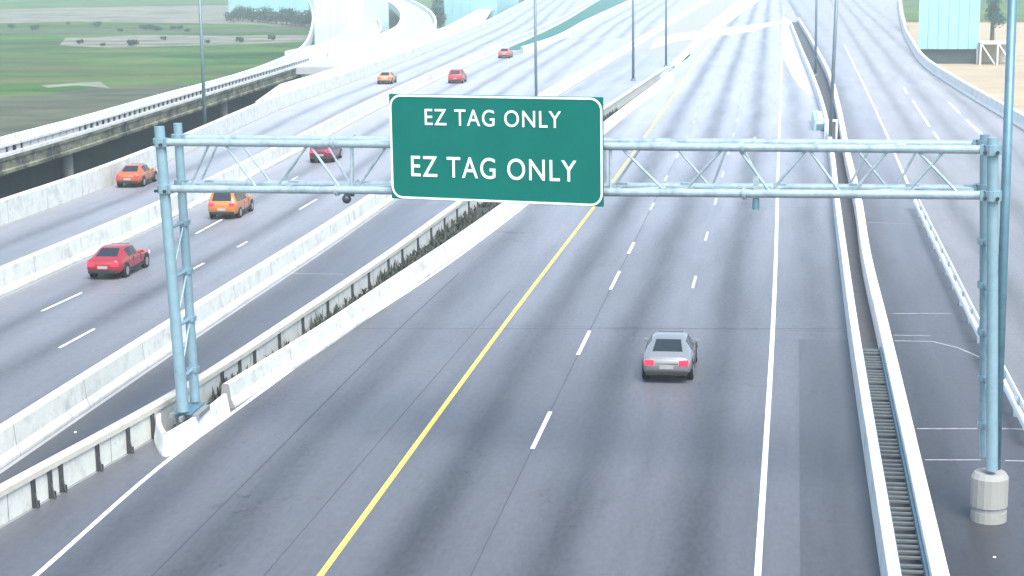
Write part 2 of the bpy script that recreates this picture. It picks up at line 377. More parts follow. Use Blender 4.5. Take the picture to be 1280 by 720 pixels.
MR3 = road_mat('dark shoulder asphalt', (.042, .046, .054), [(1, .8, .5), (4.2, .5, .3)], .4, haze_lift=7)
MR4 = road_mat('right shoulder asphalt', (.042, .044, .051), [(.2, 1.1, .9), (4, 1, .2)], .5, haze_lift=6.5)  # first band paints the shade beside the median parapet into the asphalt
MR5 = road_mat('right ramp asphalt', (.12, .122, .13), [(2.2, .6, .6), (5.6, .7, .6), (9.0, .6, .6), (12.2, .7, .4)], .45, haze_lift=2.4)
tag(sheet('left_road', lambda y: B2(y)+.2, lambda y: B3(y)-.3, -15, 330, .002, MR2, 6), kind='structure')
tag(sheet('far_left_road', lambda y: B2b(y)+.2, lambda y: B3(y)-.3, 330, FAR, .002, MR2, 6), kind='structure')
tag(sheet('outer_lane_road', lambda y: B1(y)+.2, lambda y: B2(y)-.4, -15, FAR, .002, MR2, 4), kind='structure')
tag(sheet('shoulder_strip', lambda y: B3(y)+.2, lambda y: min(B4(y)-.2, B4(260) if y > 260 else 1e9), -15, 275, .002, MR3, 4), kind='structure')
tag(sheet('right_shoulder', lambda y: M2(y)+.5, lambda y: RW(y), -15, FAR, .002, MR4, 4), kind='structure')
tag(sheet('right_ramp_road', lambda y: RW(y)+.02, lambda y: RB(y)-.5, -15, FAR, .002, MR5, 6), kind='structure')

# ------------------------------------------------------------------ paint
def strip(name, line, y0, y1, w, m, z=.006, dx=0):
    bm = bmesh.new(); prev = None
    for y in ys(y0, y1):
        a = bm.verts.new((line(y)-w/2+dx, y, z)); b = bm.verts.new((line(y)+w/2+dx, y, z))
        if prev: bm.faces.new((prev[0], prev[1], b, a))
        prev = (a, b)
    return tag(link(name, bm, m), kind='structure')
strip('yellow_line', YEL, -10, 500, .17, MT['yellow'])
strip('left_edge_line', lambda y: WHL(y) if y < 68 else B5(y)+.55+(WHL(68)-B5(68)-.55)*max(0, 1-(y-68)/12), -10, 130, .15, MT['line'])
strip('right_edge_line', WHR, -10, 520, .17, MT['line'])
strip('ramp_edge_line', RW, 30, 300, .16, MT['line'], dx=.0)
strip('ramp_lane_line', lambda y: RW(y)+7.6, 150, 420, .12, MT['linef'])
bm = bmesh.new()
def dash(bm, a, b, w=.14, z=.0062):
    a = Vector((a[0], a[1], z)); b = Vector((b[0], b[1], z)); d = (b-a).normalized(); n = Vector((d.y, -d.x, 0))*w/2
    bm.faces.new([bm.verts.new(v) for v in (a-n, a+n, b+n, b-n)])
def pdash(bm, x1, y1, x2, y2, w=.14): dash(bm, P(x1, y1), P(x2, y2), w)
for y1, y2 in ((562, 515), (443, 413), (361, 338), (316, 302)):
    ya, yb = P(700, y1).y, P(700, y2).y; dash(bm, (D1(ya), ya), (D1(yb), yb))
tag(link('lane_dashes', bm, MT['line']), kind='structure'); bm = bmesh.new()
y0 = P(793, 309).y
step = P(768, 350).y - P(731, 428).y
k = 1
while y0+step*k < 300:
    for ln in (D1,): dash(bm, (ln(y0+step*k), y0+step*k), (ln(y0+step*k+3.2), y0+step*k+3.2))
    k += 1
d2 = lambda y: (D1(y)+WHR(y))/2
yy0 = P(850, 443).y
dash(bm, (d2(yy0), yy0), (d2(yy0+3.2), yy0+3.2), z=.0066)
for k in range(-2, 14):
    if k < 1: continue
    ya = yy0+step*k; dash(bm, (d2(ya), ya), (d2(ya+3.2), ya+3.2))
tag(link('worn_lane_dashes', bm, mat('faded dash paint', (.42, .45, .46), .7, var=.2, scale=3)), kind='structure')
bm = bmesh.new()
for q in ((52, 389, 102, 366), (74, 435, 118, 411), (240, 337, 255, 329), (297, 309, 309, 302), (245, 292, 280, 273), (374, 262, 396, 249), (350, 233, 372, 221)): pdash(bm, *q)
for q in ((1130, 109, 1134, 117), (1141, 126, 1162, 158), (1167, 165, 1174, 175), (1186, 128, 1200, 142), (1208, 150, 1230, 170)): pdash(bm, *q, w=.18)
tag(link('side_road_dashes', bm, MT['line']), kind='structure')
bm = bmesh.new()
for q in ((1116, 392, 1190, 392), (1117, 419, 1163, 420), (1118, 426, 1166, 427), (1166, 427, 1182, 431), (1182, 431, 1198, 435), (1198, 435, 1212, 441), (1212, 441, 1232, 450),
          (1146, 536, 1222, 536), (1250, 536, 1300, 537), (1156, 575, 1226, 575), (1256, 576, 1310, 577), (1086, 278, 1155, 281), (366, 342, 430, 343)): pdash(bm, *q, w=.09)
tag(link('pavement_mortar_joints', bm, MT['seall']), kind='structure')
bm = bmesh.new()
for q in ((335, 411, 1056, 411), ): pdash(bm, *q, w=.05)
for a, b in (((560, 480), (300, 720)), ((420, 360), (505, 312))): pass
tag(link('pavement_seams', bm, MT['seal']), kind='structure')
# long tapering seam of the merging lane, and the seam right of the yellow line
strip('tapered_seam', Line([(190, 720), (330, 580), (500, 410), (600, 318)]), 40, 84, .05, MT['seal'], .0064)
strip('lane_seam', Line([(330, 720), (480, 545), (610, 395)]), 40, 80, .03, MT['seal'], .0064)
strip('lane_joint', D1, 40, 150, .03, MT['seal'], .0058)
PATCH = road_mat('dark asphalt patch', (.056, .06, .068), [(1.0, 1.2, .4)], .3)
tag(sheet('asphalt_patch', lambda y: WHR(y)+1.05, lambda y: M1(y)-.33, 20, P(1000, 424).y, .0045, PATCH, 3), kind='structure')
# pale gore paving
def pp(name, pts, m, z): return tag(poly(name, [(P(x, y).x, P(x, y).y) for x, y in pts], m, z), kind='structure')
GORE = mat('white gore paving', (.46, .48, .48), .8, var=.06, scale=.4)
pp('median_gore', [(978, 20), (976, 45), (980, 75), (990, 95), (1000, 108), (1010, 118), (1024, 124), (1028, 126), (1014, 92), (1000, 60), (986, 24)], GORE, .008)
pp('crossing_gore', [(812, 62), (845, 52), (880, 47), (930, 41), (985, 27), (985, 25), (915, 34), (880, 38), (845, 42), (820, 48)], GORE, .0085)
pp('far_gore', [(845, 84), (875, 55), (905, 32), (950, 0), (925, 0), (885, 30), (858, 60), (838, 80)], GORE, .0095)
pp('ramp_gore', [(318, 128), (355, 128), (420, 104), (500, 72), (560, 48), (605, 28), (620, 5), (600, 10), (560, 32), (500, 52), (440, 78), (395, 92), (350, 105)], GORE, .0105)
pp('split_gore', [(640, 62), (655, 64), (680, 60), (672, 45), (655, 50)], GORE, .011)

# ------------------------------------------------------------------ barriers
def barrier(name, line, y0, y1, prof, m, label, cat='barrier', dx=0, z0=0, group=None):
    bm = bmesh.new(); extrude(bm, path_of(line, y0, y1, dx), prof, z0)
    return tag(link(name, bm, m), label, cat, group)
G = 'long concrete barriers dividing the carriageways'
barrier('concrete_barrier', B1, -15, FAR, WALL(.5, 1.45), MT['conc'], 'tall white concrete wall on the outermost left edge beside the dark gap', dx=-.25)
barrier('concrete_barrier', B2, -15, FAR-20, JERSEY(.7, 1.2, .35), MT['conc'], 'white concrete barrier between the outer lane and the left carriageway', dx=-.35)
barrier('concrete_barrier', B2b, B2b.w[0][0], FAR-20, JERSEY(.7, 1.0, .35), MT['conc'], 'short far barrier on the near side of the narrow dark green gap', dx=-.35)
barrier('concrete_barrier', B3, -15, FAR-20, JERSEY(.75, 1.05, .4), MT['conc'], 'stained white concrete barrier between the left carriageway and the dark shoulder strip', dx=-.37)
# green planted gap between the two far barriers
tag(sheet('planted_gap', lambda y: B2(y)+.1, lambda y: B2b(y)-.8, B2b.w[0][0]+8, FAR-20, .012, mat('gap planting', (.02, .13, .115), .9, var=.3, scale=.3), 2), kind='structure')

# parapet with coping and bracket posts (left of the weed gap)
B4e = P(832, 83, 1).y
t = thing('parapet_wall', (B4(60), 60, 0), 0, 'pale parapet with beige coping rail and dark bracket posts on the left of the weedy gap', 'parapet')
def under(o, par):
    o.parent = par; o.matrix_parent_inverse = Matrix.Translation(-Vector(par.location)); return o
BC = mat('beige coping', (.50, .485, .42), .85, var=.1, scale=1.2, stain=(.25, .23, .18), sscale=.6)
bm = bmesh.new(); extrude(bm, path_of(B4, -15, B4e, .22), WALL(.22, .82)); under(link('wall_panel', bm, MT['conc']), t)
bm = bmesh.new(); extrude(bm, path_of(B4, -15, B4e, .20), [(-.2, .83), (-.2, 1.0), (.2, 1.0), (.2, .83)]); under(link('coping', bm, BC), t)
PB = mat('bracket iron', (.05, .055, .06), .6, .3, var=.3)
for px, py in ((33, 634), (53, 622), (62, 614), (113, 588), (155, 566), (188, 548), (262, 492), (285, 477), (303, 464), (340, 442), (371, 421), (402, 399), (434, 377), (457, 362), (482, 344), (502, 331), (522, 316), (541, 303), (560, 290), (577, 278), (593, 267)):
    y = P(px, py).y; x = B4(y)+.33+.05
    bm = bmesh.new(); box(bm, (x, y, .42), (.09, .14, .84)); box(bm, (x+.08, y, .10), (.12, .12, .2)); tube(bm, (x+.16, y-.1, .01), (x+.03, y, .45), .025, n=6)
    under(link('bracket_post', bm, PB), t)
# near left barrier, starting right of the gantry foot
B5s = P(277, 480, .85).y; B5e = P(838, 90, .85).y
bm = bmesh.new()
pth = path_of(B5, B5s, B5e, .12)
extrude(bm, pth, JERSEY(.6, .85, .24)); tag(link('concrete_barrier', bm, MT['conc']), 'white barrier with a rounded end starting right of the left gantry foot', 'barrier')
# short curved barrier wrapped round the gantry foot
cp = [P(x, y, .0) for x, y in ((193, 538), (194, 556), (207, 571), (240, 554), (265, 536), (288, 517))]
cp = [Vector((p.x, p.y, 0)) for p in catmull(cp, 5)]
bm = bmesh.new(); extrude(bm, cp, [(-.26, 0), (-.24, .67), (-.21, .70), (-.12, .70), (-.09, .67), (-.04, .3), (.0, .1), (.0, 0)])
tag(link('curved_barrier', bm, MT['concw']), 'short curved white barrier wrapped round the left gantry foot', 'barrier')
tag(sheet('gap_floor', lambda y: B4(y)+.3, lambda y: B5(y), 55, B5e-2, .004, mat('weedy soil', (.035, .038, .032), .95, var=.4), 1), kind='structure')
# weeds in the gap
bm = bmesh.new(); y = 58.0
while y < 175:
    a, b = B4(y)+.36, B5(y)-.12
    dens = .35+.65*abs(math.sin(y*.55))*abs(math.sin(y*.23+1))
    if b-a > .15:
        for _ in range(int(8*dens)+1):
            x = random.uniform(a, b); yy = y+random.uniform(-.6, .6); h = random.uniform(.15, .35+.5*dens*dens)
            for s in range(4):
                an = random.uniform(0, 6.28); l = random.uniform(.05, .3); w = random.uniform(.02, .05)
                tip = Vector((x+l*math.cos(an), yy+l*math.sin(an), h*random.uniform(.6, 1.2))); pe = Vector((-math.sin(an), math.cos(an), 0))*w
                o = Vector((x, yy, 0)); md = (o+tip)/2+Vector((0, 0, .08))
                v = [bm.verts.new(q) for q in (o-pe, o+pe, md+pe, md-pe)]; bm.faces.new(v); tv = bm.verts.new(tip); bm.faces.new((v[3], v[2], tv))
    y += .45
tag(link('weeds', bm, MT['weed']), 'dark dry weeds growing in the narrow gap between parapet and near barrier', 'weeds', kind='stuff')

# right-hand median: two parapets and a grating
barrier('median_parapet', M1, -15, M1.w[-1][0], [(-.34, 0), (-.33, .2), (-.30, .87), (-.27, .9), (-.03, .9), (0, .87), (0, 0)], MT['concw'], 'left one of the two pale parapets flanking the drain grating, next to the main road', 'parapet')
barrier('median_parapet', M2, -15, M2.w[-1][0], [(0, 0), (0, .87), (.03, .9), (.37, .9), (.40, .87), (.43, .2), (.44, 0)], MT['concw'], 'right one of the two pale parapets flanking the drain grating, beside the right shoulder', 'parapet')
tag(sheet('median_floor', lambda y: M1(y)+.003, lambda y: M2(y)-.003, -15, 400, .0135, mat('median asphalt', (.06, .065, .075), .8, var=.2), 1), kind='structure')
ge = P(1088, 437, .5).y
t = thing('drain_grating', (M1(45), 45, 0), 0, 'ladder-like steel drain grating between the two pale median parapets', 'grating')
y = 33.0; i = 0
while y < ge:
    a, b = M1(y)+.06, M2(y)-.06; hh = .5
    bm = bmesh.new(); box(bm, ((a+b)/2, y, hh), (b-a, .13, .05)); under(link('cross_bar', bm, MT['grate']), t)
    y += .42 if i % 5 else .62; i += 1
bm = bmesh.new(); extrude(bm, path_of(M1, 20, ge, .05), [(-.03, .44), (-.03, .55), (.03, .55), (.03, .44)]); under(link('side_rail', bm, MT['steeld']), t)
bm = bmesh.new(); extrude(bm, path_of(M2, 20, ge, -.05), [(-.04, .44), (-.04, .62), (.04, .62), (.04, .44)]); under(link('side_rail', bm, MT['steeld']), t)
bm = bmesh.new(); box(bm, ((M1(ge)+M2(ge))/2, ge+.1, .25), (M2(ge)-M1(ge)-.02, .12, .5)); under(link('end_plate', bm, MT['grate']), t)
# crash cushion at the median nose
c = P(1024, 163)
t = thing('crash_cushion', (c.x, c.y, 0), 0, 'pale green rounded crash cushion left of the median parapet beyond the gantry', 'crash cushion')
AT = mat('pale green plastic', (.42, .58, .54), .6, var=.08)
bm = bmesh.new()
for k in range(6):
    bm = bmesh.new(); tube(bm, (-.05, k*1.6, 0), (-.05, k*1.6, .95), .5, .46, 14); link('drum', bm, AT, t, False)
bm = bmesh.new(); box(bm, (-.05, 4, 1.0), (.2, 9, .08)); bevel(bm, .03); link('top_rail', bm, AT, t)
bm = bmesh.new(); box(bm, (.1, -.52, .35), (.7, .06, .5)); bevel(bm, .02); link('nose_plate', bm, MT['steeld'], t)
# low signal frame across the median by the pole
c = P(1040, 175)
t = thing('utility_frame', (c.x, c.y, 0), 0, 'small white utility frame standing between the median parapets beneath a light pole', 'frame')
bm = bmesh.new(); tube(bm, (-.55, 0, 0), (-.55, 0, 1.5), .08, n=8); link('upright', bm, MT['white'], t)
bm = bmesh.new(); tube(bm, (.35, 0, 0), (.35, 0, 1.7), .08, n=8); link('upright', bm, MT['white'], t)
bm = bmesh.new(); box(bm, (-.1, 0, 1.6), (1.1, .22, .18)); bevel(bm, .03); link('crossbar', bm, MT['white'], t)

# right outer barrier
barrier('concrete_barrier', RB, -15, RB.w[-1][0], JERSEY(.75, 1.15, .4), MT['concw'], 'white outer barrier curving along the right-hand ramp above the tan dirt lot', dx=0)
# guardrail on the right shoulder
ga, gb = P(1300, 560).y, P(1152, 262).y
t = thing('guardrail', (RW(60)-.35, 60, 0), 0, 'low pale double guardrail along the right shoulder passing behind the right gantry leg', 'guardrail')
bm = bmesh.new(); extrude(bm, path_of(RW, ga, gb, -.35), [(-.04, .42), (-.07, .5), (-.04, .58), (-.07, .66), (-.04, .72), (0, .72), (0, .42)]); under(link('rail', bm, MT['white']), t)
bm = bmesh.new(); extrude(bm, path_of(RW, ga, gb, -.08), [(-.04, .42), (-.04, .72), (0, .72), (.03, .66), (0, .58), (.03, .5), (0, .42)]); under(link('rail', bm, MT['white']), t)
y = ga
while y < gb:
    bm = bmesh.new(); box(bm, (RW(y)-.22, y, .34), (.16, .1, .68)); under(link('post', bm, MT['steel']), t); y += 3.8
y = P(1258, 455).y
bm = bmesh.new(); box(bm, (RW(y)-.2, y, .75), (.55, .5, .12)); box(bm, (RW(y)-.35, y-.9, .72), (.18, .6, .2)); bevel(bm, .02); under(link('splice_plate', bm, MT['bolt']), t)

# ------------------------------------------------------------------ gantry
gR = P(1232, 652); gL0 = P(238, 549)
print('gantry', gR, gL0)
gdir = Vector((gR.x-gL0.x, gR.y-gL0.y, 0)).normalized(); gn = Vector((-gdir.y, gdir.x, 0))    # gn points away from the camera
if gn.y < 0: gn = -gn
def GP(px, py, off=0.0):
    """point of the gantry's own vertical plane (off metres behind its front face)"""
    d = ray(px, py); o = Vector((gR.x, gR.y, 0))+gn*off
    return CAM + d*((o-CAM).dot(gn)/d.dot(gn))
def gx_at(px, z, off=0.0):
    # point on plane at level z whose picture column is px
    lo, hi = -400, 1200
    for _ in range(40):
        mid = (lo+hi)/2
        if GP(px, mid, off).z > z: lo = mid
        else: hi = mid
    return GP(px, lo, off)
GD = 1.3
TL, TR = GP(205, 178), GP(1228, 187); BL, BR = GP(210, 236), GP(1228, 244)
print('chords', TL, TR, BL, BR)
origin = Vector((gL0.x, gL0.y, 0))
gan = thing('sign_gantry', origin, 0, 'pale blue steel box truss gantry spanning the main road with paired legs at both ends', 'gantry')
def gpart(name, bm, m, par=None, smooth=False):
    o = link(name, bm, m, smooth=smooth)
    if par is None: under(o, gan)
    else:
        o.parent = par; o.matrix_parent_inverse = Matrix.Translation(-origin)
    return o
bk = gn*GD
def onc(a, b, px, off=0):       # point of chord a-b at picture column px
    best = None
    lo, hi = 0.0, 1.0
    for _ in range(40):
        m_ = (lo+hi)/2
        if K(a+(b-a)*m_)[0] < px: lo = m_
        else: hi = m_
    return a+(b-a)*lo
def chord(a, b, r, ext=.0):
    bm = bmesh.new(); tube(bm, a, b, r, n=16, caps=True)
    # splice flanges
    d = (b-a)
    for f in (.24, .5, .745):
        c = a+d*f; u = d.normalized()*.04; tube(bm, c-u, c+u, r*1.45, n=16)
    return bm
gpart('top_chord', chord(TL, TR, .115), MT['steel'], smooth=False)
gpart('top_chord', chord(TL+bk, TR+bk, .115), MT['steel'])
gpart('bottom_chord', chord(BL, BR, .12), MT['steel'])
gpart('bottom_chord', chord(BL+bk, BR+bk, .12), MT['steel'])
def brace(a, b, r=.04):
    bm = bmesh.new(); tube(bm, a, b, r, n=8); gpart('brace', bm, MT['steel'])
def fb(x1, x2, off=0, r=.042):   # x1 on the top chord, x2 on the bottom chord
    o = bk if off else Vector((0, 0, 0))
    brace(onc(TL+o, TR+o, x1), onc(BL+o, BR+o, x2), r)
for a, b in ((262, 236), (280, 322), (386, 343), (386, 427), (484, 445), (560, 500), (560, 620), (680, 640), (690, 745), (775, 833), (905, 853), (922, 964), (1010, 961), (1010, 1052), (1112, 1064), (1182, 1131), (1145, 1200)): fb(a, b)
for a, b in ((275, 250), (297, 340), (388, 352), (405, 438), (640, 590), (600, 560), (806, 768), (840, 888), (911, 890), (925, 955), (1065, 1110), (1090, 1060), (1150, 1120)): fb(a, b, 1, .036)
for x in (439, 763): fb(x, x, 0, .045)
for x in (441, 757): fb(x, x, 1, .04)
# cross members front to back + plan bracing
for x in (236, 343, 432, 560, 680, 760, 843, 962, 1058, 1131, 1205):
    p1 = onc(BL, BR, x); brace(p1, p1+bk, .04)
    bm = bmesh.new(); box(bm, p1+Vector((0, 0, .09))-gn*.0, (.5, .03, .2), gdir.to_track_quat('X', 'Z').to_matrix()); gpart('gusset_plate', bm, MT['steel'])
    bm = bmesh.new(); box(bm, p1+bk+Vector((0, 0, .05)), (.36, .2, .16), gdir.to_track_quat('X', 'Z').to_matrix()); gpart('gusset_plate', bm, MT['steel'])
for x in (262, 386, 484, 560, 690, 775, 912, 1010, 1112, 1205):
    p1 = onc(TL, TR, x); brace(p1, p1+bk, .035)
xs = (210, 343, 484, 680, 843, 1010, 1131, 1220)
for i in range(len(xs)-1):
    a = onc(TL, TR, xs[i]); b = onc(TL, TR, xs[i+1]); a2 = onc(BL, BR, xs[i]); b2 = onc(BL, BR, xs[i+1])
    if i % 2: brace(a, b+bk, .03); brace(a2, b2+bk, .03)
    else: brace(a+bk, b, .03); brace(a2+bk, b2, .03)
# legs
PZ = 1.35
def leg(bx, by, tx, ty, off, r0, r1, capz=.0, topz=None):
    b = gx_at(bx, PZ+.12, off); tp = GP(tx, ty, off)
    bm = bmesh.new(); tube(bm, b, tp, r0, r1, n=20); o = gpart('leg', bm, MT['legsteel'])
    bm = bmesh.new(); tube(bm, tp-Vector((0, 0, .42)), tp+Vector((0, 0, .05)), r1*1.25, r1*1.3, n=16); tube(bm, tp+Vector((0, 0, .05)), tp+Vector((0, 0, .1)), r1*1.3, r1*.9, n=16); gpart('cap', bm, MT['legsteel'], o)
    bm = bmesh.new(); tube(bm, b-Vector((0, 0, .1)), b-Vector((0, 0, .02)), r0*1.9, n=16)
    for k in range(8):
        an = k*math.pi/4; tube(bm, b+Vector((math.cos(an)*r0*1.55, math.sin(an)*r0*1.55, -.1)), b+Vector((math.cos(an)*r0*1.55, math.sin(an)*r0*1.55, .08)), .03, n=6)
    gpart('base_plate', bm, MT['steeld'], o)
    return b, tp
PZR = PZ; PZ = GP(229, 514).z-.12; print('PZ left', PZ)
lf = leg(229, 510, 199, 158, 0, .19, .165)
lr = leg(244, 500, 222, 154, GD, .16, .14)
PZL = PZ; PZ = PZR
rf = leg(1240, 585, 1241, 172, 0, .155, .145)
rr = leg(1230, 580, 1231, 168, GD, .13, .13)
# clamps where the chords meet the legs
for (b, tp), ch in ((lf, (TL, BL)), (lr, (TL+bk, BL+bk)), (rf, (TR, BR)), (rr, (TR+bk, BR+bk))):
    for c in ch:
        f = (c.z-b.z)/(tp.z-b.z); q = b+(tp-b)*f
        bm = bmesh.new(); tube(bm, q-Vector((0, 0, .13)), q+Vector((0, 0, .13)), .235, n=14)
        tube(bm, q, c+(c-q)*.15, .12, n=10); box(bm, q+gdir*(.26 if q.x < 0 else -.26), (.08, .3, .26), gdir.to_track_quat('X', 'Z').to_matrix()); gpart('clamp', bm, MT['legsteel'])
        bm = bmesh.new()
        for s in (-1, 1): tube(bm, q-gn*.2+gdir*.16*s-Vector((0, 0, .05)), q-gn*.3+gdir*.16*s-Vector((0, 0, .05)), .05, n=8)
        gpart('bolts', bm, MT['bolt'])
# lacing between paired legs
for (a0, a1), (b0, b1), zs in ((lf, lr, (2.0, 3.7, 5.3, 6.9)), (rf, rr, (2.4, 3.7, 5.0, 6.3, 7.5))):
    for i, z in enumerate(zs):
        pa = a0+(a1-a0)*((z-a0.z)/(a1.z-a0.z)); pb = b0+(b1-b0)*((z-b0.z)/(b1.z-b0.z))
        bm = bmesh.new(); tube(bm, pa, pb, .06, n=8); box(bm, pb+Vector((0, 0, 0)), (.34, .34, .16)); gpart('lacing_strut', bm, MT['legsteel'])
        if i+1 < len(zs):
            z2 = zs[i+1]; pb2 = b0+(b1-b0)*((z2-b0.z)/(b1.z-b0.z)); bm = bmesh.new(); tube(bm, pa, pb2, .035, n=8); gpart('lacing_strut', bm, MT['legsteel'])
# pedestals
def pedestal(pc, rad, h, label, ring=True, m=None):
    t = thing('gantry_pedestal', (pc.x, pc.y, 0), 0, label, 'pedestal')
    bm = bmesh.new(); tube(bm, (0, 0, 0), (0, 0, .28), rad*.97, n=20); link('footing', bm, MT['conc'], t)
    bm = bmesh.new(); tube(bm, (0, 0, .28), (0, 0, .42), rad*.93, n=20); link('collar', bm, mat('grey sealant band', (.25, .26, .27), .8), t)
    bm = bmesh.new(); tube(bm, (0, 0, .42), (0, 0, h-.14), rad, n=16); tube(bm, (0, 0, h-.14), (0, 0, h), rad, rad*.84, n=16); link('shaft', bm, m, t)
    return t
mR = (rf[0]+rr[0])/2
pt_ = pedestal(Vector((rf[0].x-.02, rf[0].y+.22, 0)), .50, PZ, m=MT['conc'], label= 'round white concrete pedestal with a grey band under the right gantry leg'); pt_.scale = (1, 1, 1)
# left plinth: rounded block carrying both legs
mL = (lf[0]+lr[0])/2; t = thing('gantry_plinth', (mL.x, mL.y, 0), math.atan2(lr[0].y-lf[0].y, lr[0].x-lf[0].x), 'grey rounded concrete plinth under the two left gantry legs', 'plinth')
hl = (lr[0]-lf[0]).length/2+.35
PZ = PZL
bm = bmesh.new(); box(bm, (.35, .1, .32), (hl*2-.3, .55, .64)); bmesh.ops.bevel(bm, geom=[e for e in bm.edges if abs(e.verts[0].co.z-e.verts[1].co.z) > .5], offset=.2, segments=5, affect='EDGES'); link('lower_block', bm, MT['conc'], t)
bm = bmesh.new(); box(bm, (.05, 0, (PZ+.65)/2), (hl*2+.1, 1.0, PZ-.65)); bmesh.ops.bevel(bm, geom=[e for e in bm.edges if abs(e.verts[0].co.z-e.verts[1].co.z) > .1], offset=.45, segments=6, affect='EDGES')
link('block', bm, mat('grey concrete plinth', (.19, .21, .22), .85, var=.15, stain=(.15, .16, .16)), t)
bm = bmesh.new(); box(bm, (0, 0, PZ+.035), (hl*2-.6, .6, .05)); bevel(bm, .01); link('grout_pad', bm, MT['steeld'], t)
# sensors hanging under the truss
c = onc(BL, BR, 433)
t = thing('sensor_unit', c-Vector((0, 0, .12)), 0, 'dark round sensor hanging under the gantry left of the sign', 'sensor')
bm = bmesh.new(); bmesh.ops.create_uvsphere(bm, u_segments=14, v_segments=10, radius=.14); bmesh.ops.translate(bm, verts=bm.verts, vec=(0, 0, -.15)); link('housing', bm, MT['bolt'], t, True)
bm = bmesh.new(); tube(bm, (0, 0, 0), (0, 0, -.1), .06, n=8); box(bm, (.1, -.05, -.02), (.3, .1, .08)); link('mount', bm, MT['bolt'], t)
c = onc(BL, BR, 945)
t = thing('sensor_unit', c-Vector((0, 0, .12)), 0, 'small dark cylindrical sensor hanging under the gantry right of the sign', 'sensor')
bm = bmesh.new(); tube(bm, (0, 0, -.02), (0, 0, -.32), .09, .1, 12); link('housing', bm, MT['steeld'], t)
bm = bmesh.new(); box(bm, (0, 0, .3), (.16, .12, .6)); link('mount', bm, MT['steel'], t)

# ------------------------------------------------------------------ the sign
so = -.32
cT = [GP(487, 120, so), GP(753, 118.5, so), GP(755.5, 254, so), GP(490, 252, so)]
zc = (sum(p.z for p in cT))/4; wd = ((cT[1]-cT[0]).length+(cT[2]-cT[3]).length)/2; hd = ((cT[0]-cT[3]).length+(cT[1]-cT[2]).length)/2
cc = sum(cT, Vector())/4
print('sign', wd, hd, zc)
ang = math.atan2(gdir.y, gdir.x)
sg = thing('overhead_sign', cc, ang, 'large green overhead sign with white border and two lines of white lettering on the gantry', 'sign')
sg.rotation_euler = (0, R(-.1), ang)
# local frame: x along the gantry, z up, -y towards camera
bm = bmesh.new(); box(bm, (0, 0, 0), (wd, .06, hd)); bevel(bm, .012, 1); link('panel', bm, MT['green'], sg)
def rrect(w, h, r, n=8):
    out = []
    for cx, cz, a0 in ((w/2-r, h/2-r, 0), (-w/2+r, h/2-r, 90), (-w/2+r, -h/2+r, 180), (w/2-r, -h/2+r, 270)):
        for k in range(n+1):
            a = R(a0+90*k/n); out.append((cx+r*math.cos(a), cz+r*math.sin(a)))
    return out
oo = rrect(wd-.03, hd-.03, .36); ii = rrect(wd-.15, hd-.15, .30); bm = bmesh.new()
vo = [bm.verts.new((x, -.036, z)) for x, z in oo]; vi = [bm.verts.new((x, -.036, z)) for x, z in ii]
n = len(oo)
for k in range(n): bm.faces.new((vo[k], vo[(k+1) % n], vi[(k+1) % n], vi[k]))
r = bmesh.ops.extrude_face_region(bm, geom=list(bm.faces)); bmesh.ops.translate(bm, verts=[v for v in r['geom'] if isinstance(v, bmesh.types.BMVert)], vec=(0, -.006, 0))
bmesh.ops.recalc_face_normals(bm, faces=list(bm.faces))
link('border', bm, MT['white'], sg)
def text(s, px0, px1, py0, py1):
    cu = bpy.data.curves.new('t', 'FONT'); cu.body = s; cu.extrude = .01; cu.offset = .003; cu.space_character = 1.12
    to = bpy.data.objects.new('t', cu); COL.objects.link(to)
    dg = bpy.context.evaluated_depsgraph_get(); me = bpy.data.meshes.new_from_object(to.evaluated_get(dg)); bpy.data.objects.remove(to); 
    x0 = min(v.co.x for v in me.vertices); x1 = max(v.co.x for v in me.vertices); z0 = min(v.co.y for v in me.vertices); z1 = max(v.co.y for v in me.vertices)
    a = GP(px0, py1, so); b = GP(px1, py1, so); c = GP(px0, py0, so)
    Lx = (a-cc).dot(gdir); Wx = (b-a).length; Zz = a.z-cc.z; Hh = c.z-a.z
    bmx = bmesh.new(); bmx.from_mesh(me)
    for v in bmx.verts:
        x, y, z = v.co; v.co = (Lx+(x-x0)/(x1-x0)*Wx, -.041-z*.5, Zz+(y-z0)/(z1-z0)*Hh)
    bmesh.ops.recalc_face_normals(bmx, faces=list(bmx.faces))
    link('lettering', bmx, MT['white'], sg)
text('EZ TAG ONLY', 532, 702, 135.5, 156)
text('EZ TAG ONLY', 515, 721, 194, 220)
for x in (-wd*.36, 0, wd*.36):
    bm = bmesh.new(); box(bm, (x, .09, 0), (.1, .12, hd*.9)); link('bracket', bm, MT['steel'], sg)

# ------------------------------------------------------------------ light poles
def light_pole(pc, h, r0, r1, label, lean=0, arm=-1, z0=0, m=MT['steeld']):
    t = thing('light_pole', (pc.x, pc.y, z0), 0, label, 'light pole', 'light poles along the highway')
    bm = bmesh.new(); tube(bm, (0, 0, .25), (lean, 0, h), r0, r1, n=14); link('pole', bm, m, t, True)
    bm = bmesh.new(); tube(bm, (0, 0, 0), (0, 0, .3), r0*1.9, r0*1.5, n=12); link('base', bm, m, t)
    for s in (-1, 1):
        bm = bmesh.new()
        pr = Vector((lean, 0, h-.1))
        for k in range(1, 7):
            q = Vector((lean+s*2.2*k/6, 0, h-.1+.5*math.sin(k/6*1.4))); tube(bm, pr, q, .05, n=8); pr = q
        a = link('arm', bm, m, t, True)
        bm = bmesh.new(); box(bm, (lean+s*2.5, 0, h+.38), (.8, .3, .14)); bevel(bm, .05); hd_ = link('lamp_head', bm, MT['steel'], t)
        bm = bmesh.new(); box(bm, (lean+s*2.5, 0, h+.30), (.5, .2, .04)); link('lens', bm, MT['lampglass'], hd_)
    return t
